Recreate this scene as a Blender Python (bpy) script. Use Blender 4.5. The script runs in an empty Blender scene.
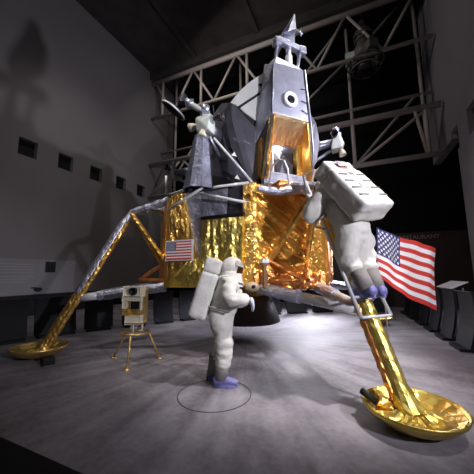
import bpy, bmesh, math, random
from mathutils import Vector, Matrix, noise, Quaternion
random.seed(7)
SC = bpy.context.scene
COL = SC.collection
PI = math.pi
V = Vector
S2 = math.sqrt(.5)
UD = V((-S2, S2, 0))          # direction running down the hall, away from the camera
ND = V((S2, S2, 0))           # direction across the hall, left wall to right wall

# ------------------------------------------------------------------ camera
CAM = V((6.41, -2.725, 1.54))
FPX = 269.5
def cam_axes():
    yaw, pit, rol = math.radians(158.73), math.radians(7.73), math.radians(-.46)
    f = V((math.cos(pit)*math.cos(yaw), math.cos(pit)*math.sin(yaw), math.sin(pit)))
    r = V((math.sin(yaw), -math.cos(yaw), 0)); u = r.cross(f)
    c, s = math.cos(rol), math.sin(rol)
    return f, c*r + s*u, -s*r + c*u
CF, CR, CU = cam_axes()
cd = bpy.data.cameras.new('camera'); cam = bpy.data.objects.new('camera', cd); COL.objects.link(cam)
cd.sensor_width = 36; cd.lens = 36*FPX/474; cd.clip_start = .05; cd.clip_end = 200
m3 = Matrix((CR, CU, -CF)).transposed()
cam.matrix_world = Matrix.Translation(CAM) @ m3.to_4x4()
SC.camera = cam

# ------------------------------------------------------------------ materials
MATS = {}
def mat(name, col, rough=.5, metal=0., bump=None, var=None, emit=None, spec=.5, coords='Object'):
    """bump=(kind, scale, strength, dist)  var=(scale, amount)"""
    if name in MATS: return MATS[name]
    m = bpy.data.materials.new(name); m.use_nodes = True
    nt = m.node_tree; N = nt.nodes; L = nt.links
    b = N['Principled BSDF']
    b.inputs['Base Color'].default_value = (*col, 1)
    b.inputs['Roughness'].default_value = rough
    b.inputs['Metallic'].default_value = metal
    b.inputs['Specular IOR Level'].default_value = spec
    tc = N.new('ShaderNodeTexCoord')
    if var:
        n = N.new('ShaderNodeTexNoise'); n.inputs['Scale'].default_value = var[0]; n.inputs['Detail'].default_value = 6
        L.new(tc.outputs[coords], n.inputs['Vector'])
        r = N.new('ShaderNodeValToRGB')
        a = var[1]
        r.color_ramp.elements[0].position = .3; r.color_ramp.elements[1].position = .7
        r.color_ramp.elements[0].color = (*[c*(1-a) for c in col], 1)
        c2 = var[2] if len(var) > 2 else [min(1, c*(1+a)) for c in col]
        r.color_ramp.elements[1].color = (*c2, 1)
        L.new(n.outputs['Fac'], r.inputs['Fac']); L.new(r.outputs['Color'], b.inputs['Base Color'])
    if bump:
        kind, sc, st, di = bump
        if kind == 'voronoi':
            t = N.new('ShaderNodeTexVoronoi'); t.feature = 'F1'; o = 'Distance'
        else:
            t = N.new('ShaderNodeTexNoise'); t.inputs['Detail'].default_value = 5; t.inputs['Roughness'].default_value = .6; o = 'Fac'
        t.inputs['Scale'].default_value = sc
        L.new(tc.outputs[coords], t.inputs['Vector'])
        bp = N.new('ShaderNodeBump'); bp.inputs['Strength'].default_value = st; bp.inputs['Distance'].default_value = di
        L.new(t.outputs[o], bp.inputs['Height']); L.new(bp.outputs['Normal'], b.inputs['Normal'])
    if emit:
        b.inputs['Emission Color'].default_value = (*emit[0], 1); b.inputs['Emission Strength'].default_value = emit[1]
    MATS[name] = m
    return m

M_GOLD = mat('gold_foil', (.88, .52, .14), .33, .92, ('noise', 11, .45, .03), (4, .18))
M_AMBER = mat('amber_foil', (.86, .45, .10), .38, .9, ('noise', 7, .2, .03), (2.5, .22))
M_YELLOW = mat('yellow_foil', (.92, .70, .20), .33, .92, ('noise', 11, .45, .03), (4, .12))
M_OLIVE = mat('olive_gold_foil', (.66, .50, .13), .36, .92, ('noise', 10, .45, .03), (3, .28))
M_COPPER = mat('copper_foil', (.78, .33, .10), .36, .92, ('noise', 12, .45, .03), (5, .25))
M_SOFFIT = mat('tan_foil', (.62, .42, .22), .4, .85, ('noise', 8, .3, .03), (4, .2))
M_SILVER = mat('silver_foil', (.52, .53, .64), .38, .9, ('noise', 12, .5, .03), (6, .2))
M_SLATE = mat('slate_foil', (.44, .45, .56), .38, .7, ('noise', 10, .8, .05), (4, .25))
M_RAIL = mat('satin_rail', (.55, .55, .58), .4, .2)
M_PANEL = mat('grey_panel', (.13, .125, .155), .45, .5, ('noise', 3, .15, .03), (3, .2))
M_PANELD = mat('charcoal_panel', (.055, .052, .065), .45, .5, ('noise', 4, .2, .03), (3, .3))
M_ALU = mat('brushed_aluminium', (.40, .41, .50), .4, .8, ('noise', 30, .1, .01), (8, .12))
M_WHITEP = mat('white_panel', (.78, .78, .76), .45, 0, None, (4, .06))
M_CREAM = mat('pale_cover', (.50, .53, .50), .55, .1, ('noise', 9, .3, .02), (6, .15))
M_BLACK = mat('matt_black', (.008, .008, .009), .6, spec=.2)
M_GLASS = mat('dark_window', (.01, .01, .014), .12)
M_BELL = mat('engine_metal', (.045, .04, .048), .45, .6, None, (3, .3))
M_WHITEM = mat('white_tube', (.75, .75, .78), .4, .2)
M_STEEL = mat('grey_steel_tube', (.36, .31, .29), .6, .0)
M_PROBE = mat('probe_grey', (.10, .09, .085), .6, .2, None, (6, .3))
M_SUIT = mat('suit_cloth', (.60, .57, .53), .85, 0, ('noise', 6, .5, .05), (4, .10))
M_SUITG = mat('suit_pack_cloth', (.60, .58, .55), .85, 0, ('noise', 5, .4, .05), (4, .08))
M_GREYC = mat('grey_cloth', (.20, .18, .17), .8, 0, ('noise', 30, .3, .02))
M_BLUEB = mat('blue_rubber', (.15, .145, .34), .55, 0, None, (12, .2))
M_GLOVE = mat('glove_fabric', (.52, .54, .66), .7, 0, ('noise', 40, .3, .01))
M_VISOR = mat('gold_visor', (.30, .18, .06), .12, .9)
M_BRASS = mat('gold_paint', (.62, .42, .14), .38, .75, None, (8, .2))
M_IVORY = mat('ivory_paint', (.66, .60, .46), .5, .1, None, (6, .12))
M_RED = mat('flag_red', (.50, .028, .02), .75, 0, ('noise', 60, .1, .01))
M_WHT = mat('flag_white', (.72, .70, .70), .75, 0, ('noise', 60, .1, .01))
M_NAVY = mat('flag_blue', (.022, .025, .13), .75, 0, ('noise', 60, .1, .01))
M_BARR = mat('barrier_laminate', (.009, .010, .015), .55, 0, None, (2, .2), spec=.2)
M_LETTER = mat('sign_letter', (.30, .24, .20), .5)

def floor_material():
    m = bpy.data.materials.new('lunar_concrete'); m.use_nodes = True
    nt = m.node_tree; N = nt.nodes; L = nt.links; b = N['Principled BSDF']
    b.inputs['Roughness'].default_value = .62
    tc = N.new('ShaderNodeTexCoord')
    big = N.new('ShaderNodeTexNoise'); big.inputs['Scale'].default_value = .8; big.inputs['Detail'].default_value = 8; big.inputs['Roughness'].default_value = .65
    fine = N.new('ShaderNodeTexNoise'); fine.inputs['Scale'].default_value = 14; fine.inputs['Detail'].default_value = 8
    L.new(tc.outputs['Object'], big.inputs['Vector']); L.new(tc.outputs['Object'], fine.inputs['Vector'])
    # streaks raked outward from under the engine
    sep = N.new('ShaderNodeSeparateXYZ'); L.new(tc.outputs['Object'], sep.inputs[0])
    at = N.new('ShaderNodeMath'); at.operation = 'ARCTAN2'; L.new(sep.outputs['Y'], at.inputs[0]); L.new(sep.outputs['X'], at.inputs[1])
    ln = N.new('ShaderNodeVectorMath'); ln.operation = 'LENGTH'; L.new(tc.outputs['Object'], ln.inputs[0])
    cmb = N.new('ShaderNodeCombineXYZ')
    k1 = N.new('ShaderNodeMath'); k1.operation = 'MULTIPLY'; k1.inputs[1].default_value = 16; L.new(at.outputs[0], k1.inputs[0])
    k2 = N.new('ShaderNodeMath'); k2.operation = 'MULTIPLY'; k2.inputs[1].default_value = .45; L.new(ln.outputs['Value'], k2.inputs[0])
    L.new(k1.outputs[0], cmb.inputs[0]); L.new(k2.outputs[0], cmb.inputs[1])
    ray = N.new('ShaderNodeTexNoise'); ray.inputs['Scale'].default_value = 1; ray.inputs['Detail'].default_value = 4
    L.new(cmb.outputs[0], ray.inputs['Vector'])
    a1 = N.new('ShaderNodeMath'); a1.operation = 'MULTIPLY_ADD'; a1.inputs[1].default_value = .30; L.new(fine.outputs['Fac'], a1.inputs[0]); L.new(big.outputs['Fac'], a1.inputs[2])
    a2 = N.new('ShaderNodeMath'); a2.operation = 'MULTIPLY_ADD'; a2.inputs[1].default_value = .62; L.new(ray.outputs['Fac'], a2.inputs[0]); L.new(a1.outputs[0], a2.inputs[2])
    r = N.new('ShaderNodeValToRGB'); r.color_ramp.elements[0].position = .70; r.color_ramp.elements[1].position = 1.25 if False else 1.0
    mp = N.new('ShaderNodeMapRange'); mp.inputs['From Min'].default_value = .62; mp.inputs['From Max'].default_value = 1.22
    L.new(a2.outputs[0], mp.inputs['Value'])
    r.color_ramp.elements[0].position = .1; r.color_ramp.elements[1].position = .9
    r.color_ramp.elements[0].color = (.068, .058, .066, 1); r.color_ramp.elements[1].color = (.295, .27, .30, 1)
    L.new(mp.outputs[0], r.inputs['Fac']); L.new(r.outputs['Color'], b.inputs['Base Color'])
    bp = N.new('ShaderNodeBump'); bp.inputs['Strength'].default_value = .5; bp.inputs['Distance'].default_value = .02
    L.new(a1.outputs[0], bp.inputs['Height']); L.new(bp.outputs['Normal'], b.inputs['Normal'])
    return m
M_FLOOR = floor_material()
M_WALL = mat('plaster_wall', (.155, .14, .14), .8, 0, ('noise', 4, .1, .02), (.35, .10))
M_WALLR = mat('pale_plaster', (.22, .21, .24), .8, 0, ('noise', 4, .1, .02), (.5, .1))
M_CEIL = mat('ceiling_concrete', (.036, .031, .030), .9, 0, ('noise', 5, .3, .03), (1.2, .3))
M_BACK = mat('night_glass', (.003, .003, .004), .6, spec=.1)
M_MAROON = mat('dark_maroon_wall', (.03, .02, .02), .7)
M_TEXTP = mat('text_panel', (.19, .185, .20), .7, 0, None, (1, .08))
M_TEXTL = mat('text_print', (.26, .25, .26), .7)

# ------------------------------------------------------------------ helpers
def link(name, me, m, parent=None, smooth=True):
    o = bpy.data.objects.new(name, me); COL.objects.link(o)
    for x in (m if isinstance(m, (list, tuple)) else [m]): me.materials.append(x)
    if smooth: me.polygons.foreach_set('use_smooth', [True]*len(me.polygons))
    if parent: o.parent = parent
    return o
def from_bm(name, bm, m, parent=None, smooth=False):
    bmesh.ops.recalc_face_normals(bm, faces=bm.faces[:])
    me = bpy.data.meshes.new(name); bm.to_mesh(me); bm.free()
    return link(name, me, m, parent, smooth)
def thing(name, label, cat, loc=(0, 0, 0), rotz=0, group=None):
    o = bpy.data.objects.new(name, None); COL.objects.link(o)
    o.location = loc; o.rotation_euler = (0, 0, rotz); o.empty_display_size = .1
    o['label'] = label; o['category'] = cat
    if group: o['group'] = group
    return o
def tag(o, label, cat, group=None):
    o['label'] = label; o['category'] = cat
    if group: o['group'] = group
    return o
def struct(o): o['kind'] = 'structure'; return o

def add_box(bm, c, s, R=None, bev=0., mi=0):
    g = bmesh.ops.create_cube(bm, size=1)
    vs = g['verts']
    for v in vs:
        p = V((v.co.x*s[0], v.co.y*s[1], v.co.z*s[2]))
        v.co = (R @ p if R else p) + V(c)
    fs = list({f for v in vs for f in v.link_faces})
    for f in fs: f.material_index = mi
    if bev:
        es = list({e for v in vs for e in v.link_edges})
        bmesh.ops.bevel(bm, geom=es, offset=bev, segments=2, affect='EDGES', profile=.6)
def frame(d):
    d = d.normalized(); a = V((0, 0, 1)) if abs(d.z) < .95 else V((1, 0, 0))
    x = d.cross(a).normalized(); y = x.cross(d).normalized()
    return x, y
def add_tube(bm, pts, rad, n=12, jit=0., seg=None, caps=True, mi=0):
    """a tube along pts; rad may be a list. jit crinkles it; seg = max ring spacing"""
    pts = [V(p) for p in pts]
    if not isinstance(rad, (list, tuple)): rad = [rad]*len(pts)
    if seg:
        P2, R2 = [], []
        for i in range(len(pts)-1):
            k = max(1, int((pts[i+1]-pts[i]).length/seg))
            for j in range(k):
                t = j/k; P2.append(pts[i].lerp(pts[i+1], t)); R2.append(rad[i]*(1-t)+rad[i+1]*t)
        P2.append(pts[-1]); R2.append(rad[-1]); pts, rad = P2, R2
    rings = []
    X = Y = None
    for i, p in enumerate(pts):
        d = (pts[min(i+1, len(pts)-1)] - pts[max(i-1, 0)]).normalized()
        if X is None: X, Y = frame(d)
        else:
            X = (X - d*X.dot(d)).normalized(); Y = X.cross(d).normalized()
        r = []
        for k in range(n):
            a = 2*PI*k/n + (random.uniform(-.5, .5)*jit*8/n if jit else 0)
            rr = rad[i]*(1 + (random.uniform(-1, 1)*jit if jit else 0))
            r.append(bm.verts.new(p + X*math.cos(a)*rr + Y*math.sin(a)*rr))
        rings.append(r)
    for a, b in zip(rings, rings[1:]):
        for k in range(n):
            f = bm.faces.new((a[k], a[(k+1) % n], b[(k+1) % n], b[k])); f.material_index = mi
    if caps:
        bm.faces.new(rings[0][::-1]).material_index = mi; bm.faces.new(rings[-1]).material_index = mi
def tube(name, pts, rad, m, parent=None, **k):
    bm = bmesh.new(); add_tube(bm, pts, rad, **k)
    return from_bm(name, bm, m, parent, smooth=not k.get('jit'))
def add_lathe(bm, prof, n=32, org=(0, 0, 0), axis=(0, 0, 1), jit=0., mi=0, scale=(1, 1)):
    """prof = [(r, h)] about axis through org"""
    ax = V(axis).normalized(); X, Y = frame(ax); org = V(org)
    rings = []
    for r, h in prof:
        if r < 1e-5: rings.append([bm.verts.new(org + ax*h)]); continue
        rings.append([bm.verts.new(org + ax*(h + (random.uniform(-1, 1)*jit)) + X*math.cos(2*PI*k/n)*r*scale[0]*(1+random.uniform(-1, 1)*jit) + Y*math.sin(2*PI*k/n)*r*scale[1]*(1+random.uniform(-1, 1)*jit)) for k in range(n)])
    for a, b in zip(rings, rings[1:]):
        if len(a) == 1 and len(b) == 1: continue
        for k in range(n):
            q = (k+1) % n
            if len(a) == 1: f = bm.faces.new((a[0], b[q], b[k]))
            elif len(b) == 1: f = bm.faces.new((a[k], a[q], b[0]))
            else: f = bm.faces.new((a[k], a[q], b[q], b[k]))
            f.material_index = mi
def lathe(name, prof, m, parent=None, smooth=True, **k):
    bm = bmesh.new(); add_lathe(bm, prof, **k)
    return from_bm(name, bm, m, parent, smooth)
def hull(name, pts, m, parent=None, bev=.0):
    bm = bmesh.new()
    for p in pts: bm.verts.new(p)
    bmesh.ops.convex_hull(bm, input=bm.verts[:])
    bmesh.ops.delete(bm, geom=[v for v in bm.verts if not v.link_faces], context='VERTS')
    bmesh.ops.dissolve_limit(bm, angle_limit=.03, verts=bm.verts[:], edges=bm.edges[:])
    if bev: bmesh.ops.bevel(bm, geom=bm.edges[:], offset=bev, segments=2, affect='EDGES', profile=.5)
    return from_bm(name, bm, m, parent)
def boxo(name, c, s, m, parent=None, R=None, bev=.006):
    bm = bmesh.new(); add_box(bm, c, s, R, bev)
    return from_bm(name, bm, m, parent)
def bil(q, u, v):
    return (q[0]*(1-u)+q[1]*u)*(1-v) + (q[3]*(1-u)+q[2]*u)*v
def foil(name, quad, m, parent=None, cell=.05, amp=.03, dirv=(1., .35), thick=.05, seed=0, edge=.0, flute=0., sag=0., ang=0.):
    """a crumpled blanket over a quad given as BL, BR, TR, TL (seen from outside)"""
    q = [V(p) for p in quad]
    nrm = (q[1]-q[0]).cross(q[3]-q[0]).normalized()
    W = max((q[1]-q[0]).length, (q[2]-q[3]).length); H = max((q[3]-q[0]).length, (q[2]-q[1]).length)
    nu, nv = max(3, int(W/cell)), max(3, int(H/cell))
    bm = bmesh.new(); G = []
    rnd = random.Random(seed)
    for j in range(nv+1):
        row = []
        for i in range(nu+1):
            inner = 0 < i < nu and 0 < j < nv
            u = (i + (rnd.uniform(-.38, .38) if inner else 0))/nu; v = (j + (rnd.uniform(-.38, .38) if inner else 0))/nv
            p = bil(q, u, v)
            x_, y_ = u*W, v*H
            ca, sa = math.cos(ang), math.sin(ang)
            s = (x_*ca + y_*sa)*dirv[0]; t = (-x_*sa + y_*ca)*dirv[1]
            wob = .25*noise.noise(V((x_*2, y_*2, seed+4.)))
            h = .9*noise.noise(V((s*2.2+wob, t*2.2, seed*3.1)))
            h += .8*(1-2.4*abs(noise.noise(V((s*4.5+4+wob, t*4.5, seed*1.7)))))
            h += .42*(1-2.4*abs(noise.noise(V((s*10+wob*2, t*9, seed+9)))))
            h += rnd.uniform(-.05, .05)
            if flute: h += flute*math.sin(u*W*26 + 3*noise.noise(V((v*3, 0, seed))))
            e = min(1., min(u, 1-u, v, 1-v)*8 + .25)
            h = h*amp*e + sag*math.sin(PI*v)*math.sin(PI*u)
            p = p + nrm*h
            if not inner and edge: p = p + V((rnd.uniform(-1, 1), rnd.uniform(-1, 1), rnd.uniform(-1, 1)))*edge
            row.append(bm.verts.new(p))
        G.append(row)
    for j in range(nv):
        for i in range(nu):
            a, b, c, d = G[j][i], G[j][i+1], G[j+1][i+1], G[j+1][i]
            if (i+j) % 2: bm.faces.new((a, b, c)); bm.faces.new((a, c, d))
            else: bm.faces.new((a, b, d)); bm.faces.new((b, c, d))
    ring = [G[0][i] for i in range(nu+1)] + [G[j][nu] for j in range(1, nv+1)] + [G[nv][i] for i in range(nu-1, -1, -1)] + [G[j][0] for j in range(nv-1, 0, -1)]
    back = [bm.verts.new(v.co - nrm*(thick+amp)) for v in ring]
    for k in range(len(ring)):
        k2 = (k+1) % len(ring)
        bm.faces.new((ring[k2], ring[k], back[k], back[k2]))
    bm.faces.new(back[::-1])
    me = bpy.data.meshes.new(name); bm.to_mesh(me); bm.free()
    return link(name, me, m, parent, False)

def skin(name, verts, edges, radii, m, parent=None, sub=2, root=0, disp=0., seed=0):
    """one continuous body grown over a skeleton. radii: r or (rx, ry)"""
    bm = bmesh.new(); ly = bm.verts.layers.skin.verify()
    bv = [bm.verts.new(p) for p in verts]
    for a, b in edges: bm.edges.new((bv[a], bv[b]))
    for i, v in enumerate(bv):
        r = radii[i]
        v[ly].radius = r if isinstance(r, (tuple, list)) else (r, r)
        v[ly].use_root = (i == root)
    me = bpy.data.meshes.new(name); bm.to_mesh(me); bm.free()
    o = bpy.data.objects.new(name, me); COL.objects.link(o)
    sk = o.modifiers.new('s', 'SKIN'); sk.use_smooth_shade = True
    ss = o.modifiers.new('d', 'SUBSURF'); ss.levels = sub; ss.render_levels = sub
    bpy.context.view_layer.update()
    dg = bpy.context.evaluated_depsgraph_get()
    me2 = bpy.data.meshes.new_from_object(o.evaluated_get(dg))
    bpy.data.objects.remove(o); bpy.data.meshes.remove(me)
    if disp:
        for v in me2.vertices:
            p = v.co; n = V(v.normal)
            h = noise.noise(V((p.x*4, p.y*4, p.z*9+seed)))*1.1 + .7*(1-2.5*abs(noise.noise(V((p.x*5+seed, p.y*5, p.z*11)))))
            v.co = p + n*h*disp
    me2.name = name; me2.materials.clear()
    return link(name, me2, m, parent, True)

def flag_mesh(name, surf, m3, parent=None, nu=26, both=True, stars=True, thick=.004):
    """13 stripes and a starred canton over surf(u,v)->(point, normal); u from the hoist, v from the bottom"""
    bm = bmesh.new()
    for side in ((1, -1) if both else (1,)):
        G = []
        for j in range(14):
            G.append([bm.verts.new(surf(i/nu, j/13)[0] + surf(i/nu, j/13)[1]*thick*side*.5) for i in range(nu+1)])
        cu = int(round(nu*.4))
        for j in range(13):
            for i in range(nu):
                f = bm.faces.new((G[j][i], G[j][i+1], G[j+1][i+1], G[j+1][i]) if side > 0 else (G[j][i], G[j+1][i], G[j+1][i+1], G[j][i+1]))
                f.material_index = 2 if (j >= 6 and i < cu) else (0 if j % 2 == 0 else 1)
        if stars:
            fu = cu/nu; v0 = 6/13; fv = 7/13
            for r in range(9):
                k = 6 if r % 2 == 0 else 5
                for c in range(k):
                    u = fu*((c*2 + (1 if r % 2 == 0 else 2))/12); v = v0 + fv*(r+1)/10
                    ps = []
                    for t in range(10):
                        rr = (.040 if t % 2 == 0 else .016)
                        a = PI/2 + t*PI/5
                        p, n = surf(u + math.cos(a)*rr*.55, v + math.sin(a)*rr*.95)
                        ps.append(bm.verts.new(p + n*(thick*.5 + thick*.6)*side))
                    f = bm.faces.new(ps if side > 0 else ps[::-1]); f.material_index = 1
    me = bpy.data.meshes.new(name); bm.to_mesh(me); bm.free()
    return link(name, me, m3, parent, True)
FLAGM = [M_RED, M_WHT, M_NAVY]

# ------------------------------------------------------------------ the hall
WL, WR, WB, WF, H = -8.78, 6.2, 7.11, -13.0, 14.42
def hall(n, u, z=0.): return ND*n + UD*u + V((0, 0, z))
RH = Matrix((UD, ND, V((0, 0, 1)))).transposed()      # local x = down the hall, y = across it
def hallbox(name, n0, n1, u0, u1, z0, z1, m, parent=None, bev=0.):
    bm = bmesh.new()
    add_box(bm, hall((n0+n1)/2, (u0+u1)/2, (z0+z1)/2), (u1-u0, n1-n0, z1-z0), RH, bev)
    return from_bm(name, bm, m, parent)
fl = struct(hallbox('floor', WL-.3, WR+.3, WF, WB+6, -.3, 0, M_FLOOR))
struct(hallbox('ceiling', WL-.3, WR+.3, WF, WB+1.5, H, H+.3, M_CEIL))
# beams of the ceiling running down the hall
for i, n in enumerate((-5.4, -1.5, 2.6)):
    struct(hallbox('trim_%d' % (i+1), n-.12, n+.12, WF, WB, H-.16, H, M_CEIL))
struct(hallbox('trim_4', WL, WR, 5.75, 6.25, H-.5, H, M_CEIL))
# left wall, cut by the five square vents
def wall_with_holes(name, n, thick, u0, u1, z0, z1, holes, m):
    us = sorted({u0, u1, *[h[0] for h in holes], *[h[1] for h in holes]})
    zs = sorted({z0, z1, *[h[2] for h in holes], *[h[3] for h in holes]})
    bm = bmesh.new()
    for a, b in zip(us, us[1:]):
        for c, d in zip(zs, zs[1:]):
            um, zm = (a+b)/2, (c+d)/2
            if any(h[0] < um < h[1] and h[2] < zm < h[3] for h in holes): continue
            add_box(bm, hall(n-thick/2, um, zm), (b-a, thick, d-c), RH)
    bmesh.ops.remove_doubles(bm, verts=bm.verts[:], dist=1e-4)
    return struct(from_bm(name, bm, m))
VU = [-.65, .85, 2.36, 3.90, 5.39]
hl = [(u-.33, u+.33, 6.09, 6.77) for u in VU]
wall_with_holes('wall_left', WL, .3, WF, WB+1.2, .8, H, hl, M_WALL)
for k, u in enumerate(VU):
    o = tag(hallbox('wall_vent', WL-.34, WL-.2, u-.33, u+.33, 6.09, 6.77, M_BLACK),
        'black square vent in the left wall, %s' % ('nearest the camera of the five', 'second nearest the camera', 'middle one of the five', 'second from the far corner', 'nearest the far corner')[k], 'vent', 'square vents in the left wall')
struct(hallbox('baseboard_left', WL-.3, WL-.12, WF, WB+1.2, 0, .8, M_BLACK))
# right wall with an opening towards the restaurant at its far end
hr = [(u-.33, u+.33, 6.09, 6.77) for u in (3.73, 5.27)]
bm = bmesh.new()
def rwall(u0, u1, z0, z1): add_box(bm, hall(WR+.15, (u0+u1)/2, (z0+z1)/2), (u1-u0, .3, z1-z0), RH)
for a, b, c, d in ((WF, 5.15, 0, 5.9), (WF, 3.4, 5.9, H), (4.06, 4.94, 6.77, H), (3.4, 4.06, 6.77, H), (4.94, WB+1.2, 6.77, H), (4.06, 4.94, 5.9, 6.77), (5.6, WB+1.2, 6.5, 6.77)):
    rwall(a, b, c, d)
struct(from_bm('wall_right', bm, M_WALLR))
for k, u in enumerate((3.73, 5.27)):
    tag(hallbox('wall_vent', WR+.18, WR+.32, u-.33, u+.33, 6.09, 6.77, M_BLACK),
        'black square vent in the right wall, %s' % ('nearer the camera of the two', 'by the far corner of the two')[k], 'vent', 'square vents in the right wall')
struct(hallbox('wall_back', WL-.3, WR+4, WB+1.2, WB+1.5, 0, H, M_BACK))
struct(hallbox('wall_front', WL-.3, WR+.3, WF-.3, WF, 0, H, M_WALL))
# text panel along the foot of the left wall
tp = thing('text_panel', 'long grey printed text panel along the foot of the left wall', 'panel')
hallbox('board', WL, WL+.03, -6, 1.6, .82, 2.15, M_TEXTP, tp)
rr = random.Random(3)
for z in [1.95, 1.85, 1.75, 1.65, 1.50, 1.40, 1.30]:
    hallbox('text_line', WL+.03, WL+.036, -1.9, rr.uniform(-.3, .1), z-.015, z+.015, M_TEXTL, tp)
hallbox('picture', WL+.03, WL+.04, .35, .75, 1.65, 2.08, M_BLACK, tp)
bm = bmesh.new(); add_lathe(bm, [(0, 0), (.16, 0), (.16, .01), (0, .01)], 20, hall(WL+.03, .15, .99), ND, scale=(1, .5)); add_box(bm, hall(WL+.035, .0, 1.06), (.2, .01, .05), RH)
from_bm('emblem', bm, M_BLACK, tp)

# restaurant doorway wall and sign at the far end
struct(hallbox('wall_restaurant', -.5, WR+3.8, WB+.55, WB+1.15, 0, 3.3, M_MAROON))
cu = bpy.data.curves.new('letters', 'FONT'); cu.body = 'RESTAURANT'; cu.size = .25; cu.extrude = .015; cu.align_x = 'RIGHT'
to = bpy.data.objects.new('tmp', cu); COL.objects.link(to); bpy.context.view_layer.update()
me = bpy.data.meshes.new_from_object(to.evaluated_get(bpy.context.evaluated_depsgraph_get())); bpy.data.objects.remove(to)
o = link('restaurant_sign', me, M_LETTER, None, False)
# facing the camera side: text x axis runs along +ND
o.matrix_world = Matrix.Translation(hall(5.99, WB+.53, 3.0)) @ Matrix((ND, V((0, 0, 1)), -UD)).transposed().to_4x4()
tag(o, 'tan raised letters reading RESTAURANT on the dark far wall', 'sign')

# ---- tube trusses in front of the night glass at the end of the hall
UT = 6.0                                  # the truss plane, a metre in front of the glass
def truss(name, label, zs, v_rng, posts, diag, r=.11, u=UT):
    t = thing(name, label, 'truss', hall(0, u, 12)); base = hall(0, u, 12)
    def q(n, z): return hall(n, u, z) - base
    for z, rr in zs: tube('chord', [q(v_rng[0], z), q(v_rng[1], z)], rr*.85, M_STEEL, t, n=10)
    for n_, a, b in posts: tube('post', [q(n_, a), q(n_, b)], r*.75, M_STEEL, t, n=8)
    for (n1, z1), (n2, z2) in diag: tube('brace', [q(n1, z1), q(n2, z2)], r*.6, M_STEEL, t, n=8)
    return t
def zigzag(v0, v1, step, za, zb):
    out = []; v_ = v0; k = 0
    while v_ + step <= v1+.01:
        out.append(((v_, zb if k % 2 else za), (v_+step, za if k % 2 else zb))); v_ += step; k += 1
    return out
NL, NR_ = -8.7, 6.1
truss('roof_truss', 'grey tube truss with zigzag braces close under the ceiling', [(13.7, .17), (11.3, .11)], (NL, NR_), [(n_, 11.3, 13.7) for n_ in (-7.9, -5.1, -2.2)], zigzag(-8.5, 6.1, 1.42, 13.7, 11.3))
truss('window_truss', 'heavy grey tube truss crossing the dark window right of the lander', [(8.22, .16), (6.17, .13)], (NL, NR_), [(2.83, 6.17, 8.22), (5.55, 6.17, 8.22)], zigzag(-8.5, 0, 2.1, 6.17, 8.22) + [((2.9, 6.2), (5.75, 8.2)), ((5.2, 8.2), (5.5, 6.2))])
truss('upper_window_truss', 'thin grey tube framework with tall posts behind the heavy window truss', [(9.4, .09), (12.1, .09)], (NL, NR_), [(2.85, 6.57, 14.3), (5.75, 6.57, 14.3), (-7.6, 6.57, 14.3), (-3, 6.57, 14.3)], [((-.6, 9.4), (2.8, 12.1)), ((3.0, 12.1), (5.2, 14.2)), ((2.9, 6.6), (5.5, 9.4)), ((-8.4, 6.6), (-6.2, 9.4)), ((-5.0, 9.4), (-7.1, 6.6)), ((.8, 12.1), (2.7, 14.2))], r=.10, u=7.0)

# ---- museum barriers round the display
def barrier(p0, p1, h, label, lean=.06, m=None, gap=.16):
    p0, p1 = V(p0), V(p1); d = (p1-p0); L = d.length - gap; c = (p0+p1)/2
    t = thing('barrier_panel', label, 'barrier', c, math.atan2(d.y, d.x), 'dark barrier panels round the display')
    bm = bmesh.new(); n = 8; secs = []
    for i in range(n+1):
        z = .06 + (h-.06)*i/n; y = -.07*math.sin(PI*i/n*.9) - lean*i/n
        secs.append([bm.verts.new((-L/2+.04, y-.02, z)), bm.verts.new((L/2-.04, y-.02, z)), bm.verts.new((L/2-.04, y+.03, z)), bm.verts.new((-L/2+.04, y+.03, z))])
    for a, b in zip(secs, secs[1:]):
        for k in range(4): bm.faces.new((a[k], a[(k+1) % 4], b[(k+1) % 4], b[k]))
    bm.faces.new(secs[0][::-1]); bm.faces.new(secs[-1])
    from_bm('panel', bm, m or M_BARR, t)
    boxo('foot', (0, .02, .03), (L-.2, .3, .06), M_BLACK, t)
    boxo('cap_rail', (0, -lean, h+.015), (L, .09, .03), M_BLACK, t)
    return t
# walking along the line with the display on the right-hand (-y local) side
path = [(-1.15, -5.9), (-1.75, -4.95), (-2.25, -4.0), (-2.45, -3.05), (-2.60, -2.12), (-2.85, -1.28), (-3.12, -.42)]
LB = ['behind the left footpad, nearest the camera', 'behind the left footpad, second from the near end', 'behind the left leg', 'behind the gold instrument on its tripod', 'between the tripod instrument and the walking figure', 'just left of the walking figure']
for k, (a, b) in enumerate(zip(path, path[1:])):
    barrier((*b, 0), (*a, 0), .95, ('black' if k < 2 else 'dark blue-grey') + ' barrier panel ' + LB[k], m=M_BLACK if k < 2 else None, gap=.06 if k < 2 else .16)  # the nearest panels are added, in black, to hide lit floor behind
path2 = [(-3.3, .65), (-3.0, 1.7), (-2.85, 2.8), (-2.75, 3.9), (-2.6, 5.0), (-2.2, 6.0), (-1.6, 6.9)]
LB2 = ['left of the engine bell under the lander', 'behind the engine bell', 'right of the engine bell', 'beyond the footpad behind the ladder, at its left', 'straight beyond the footpad behind the ladder', 'below the flag at the far corner']
for k, (a, b) in enumerate(zip(path2, path2[1:])):
    barrier((*b, 0), (*a, 0), .85, 'black barrier panel ' + LB2[k])
path3 = [(-1.35, 7.3), (-.55, 6.58), (.25, 5.86), (1.0, 5.18), (1.72, 4.52), (2.42, 3.9), (3.12, 3.28)]
LB3 = ['in the right-hand row, at its far end', 'in the right-hand row, second from the far end', 'in the right-hand row below the flag corner', 'in the right-hand row, third from the picture edge', 'in the right-hand row under the silver reading rail', 'in the right-hand row, cut by the picture edge']
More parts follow.
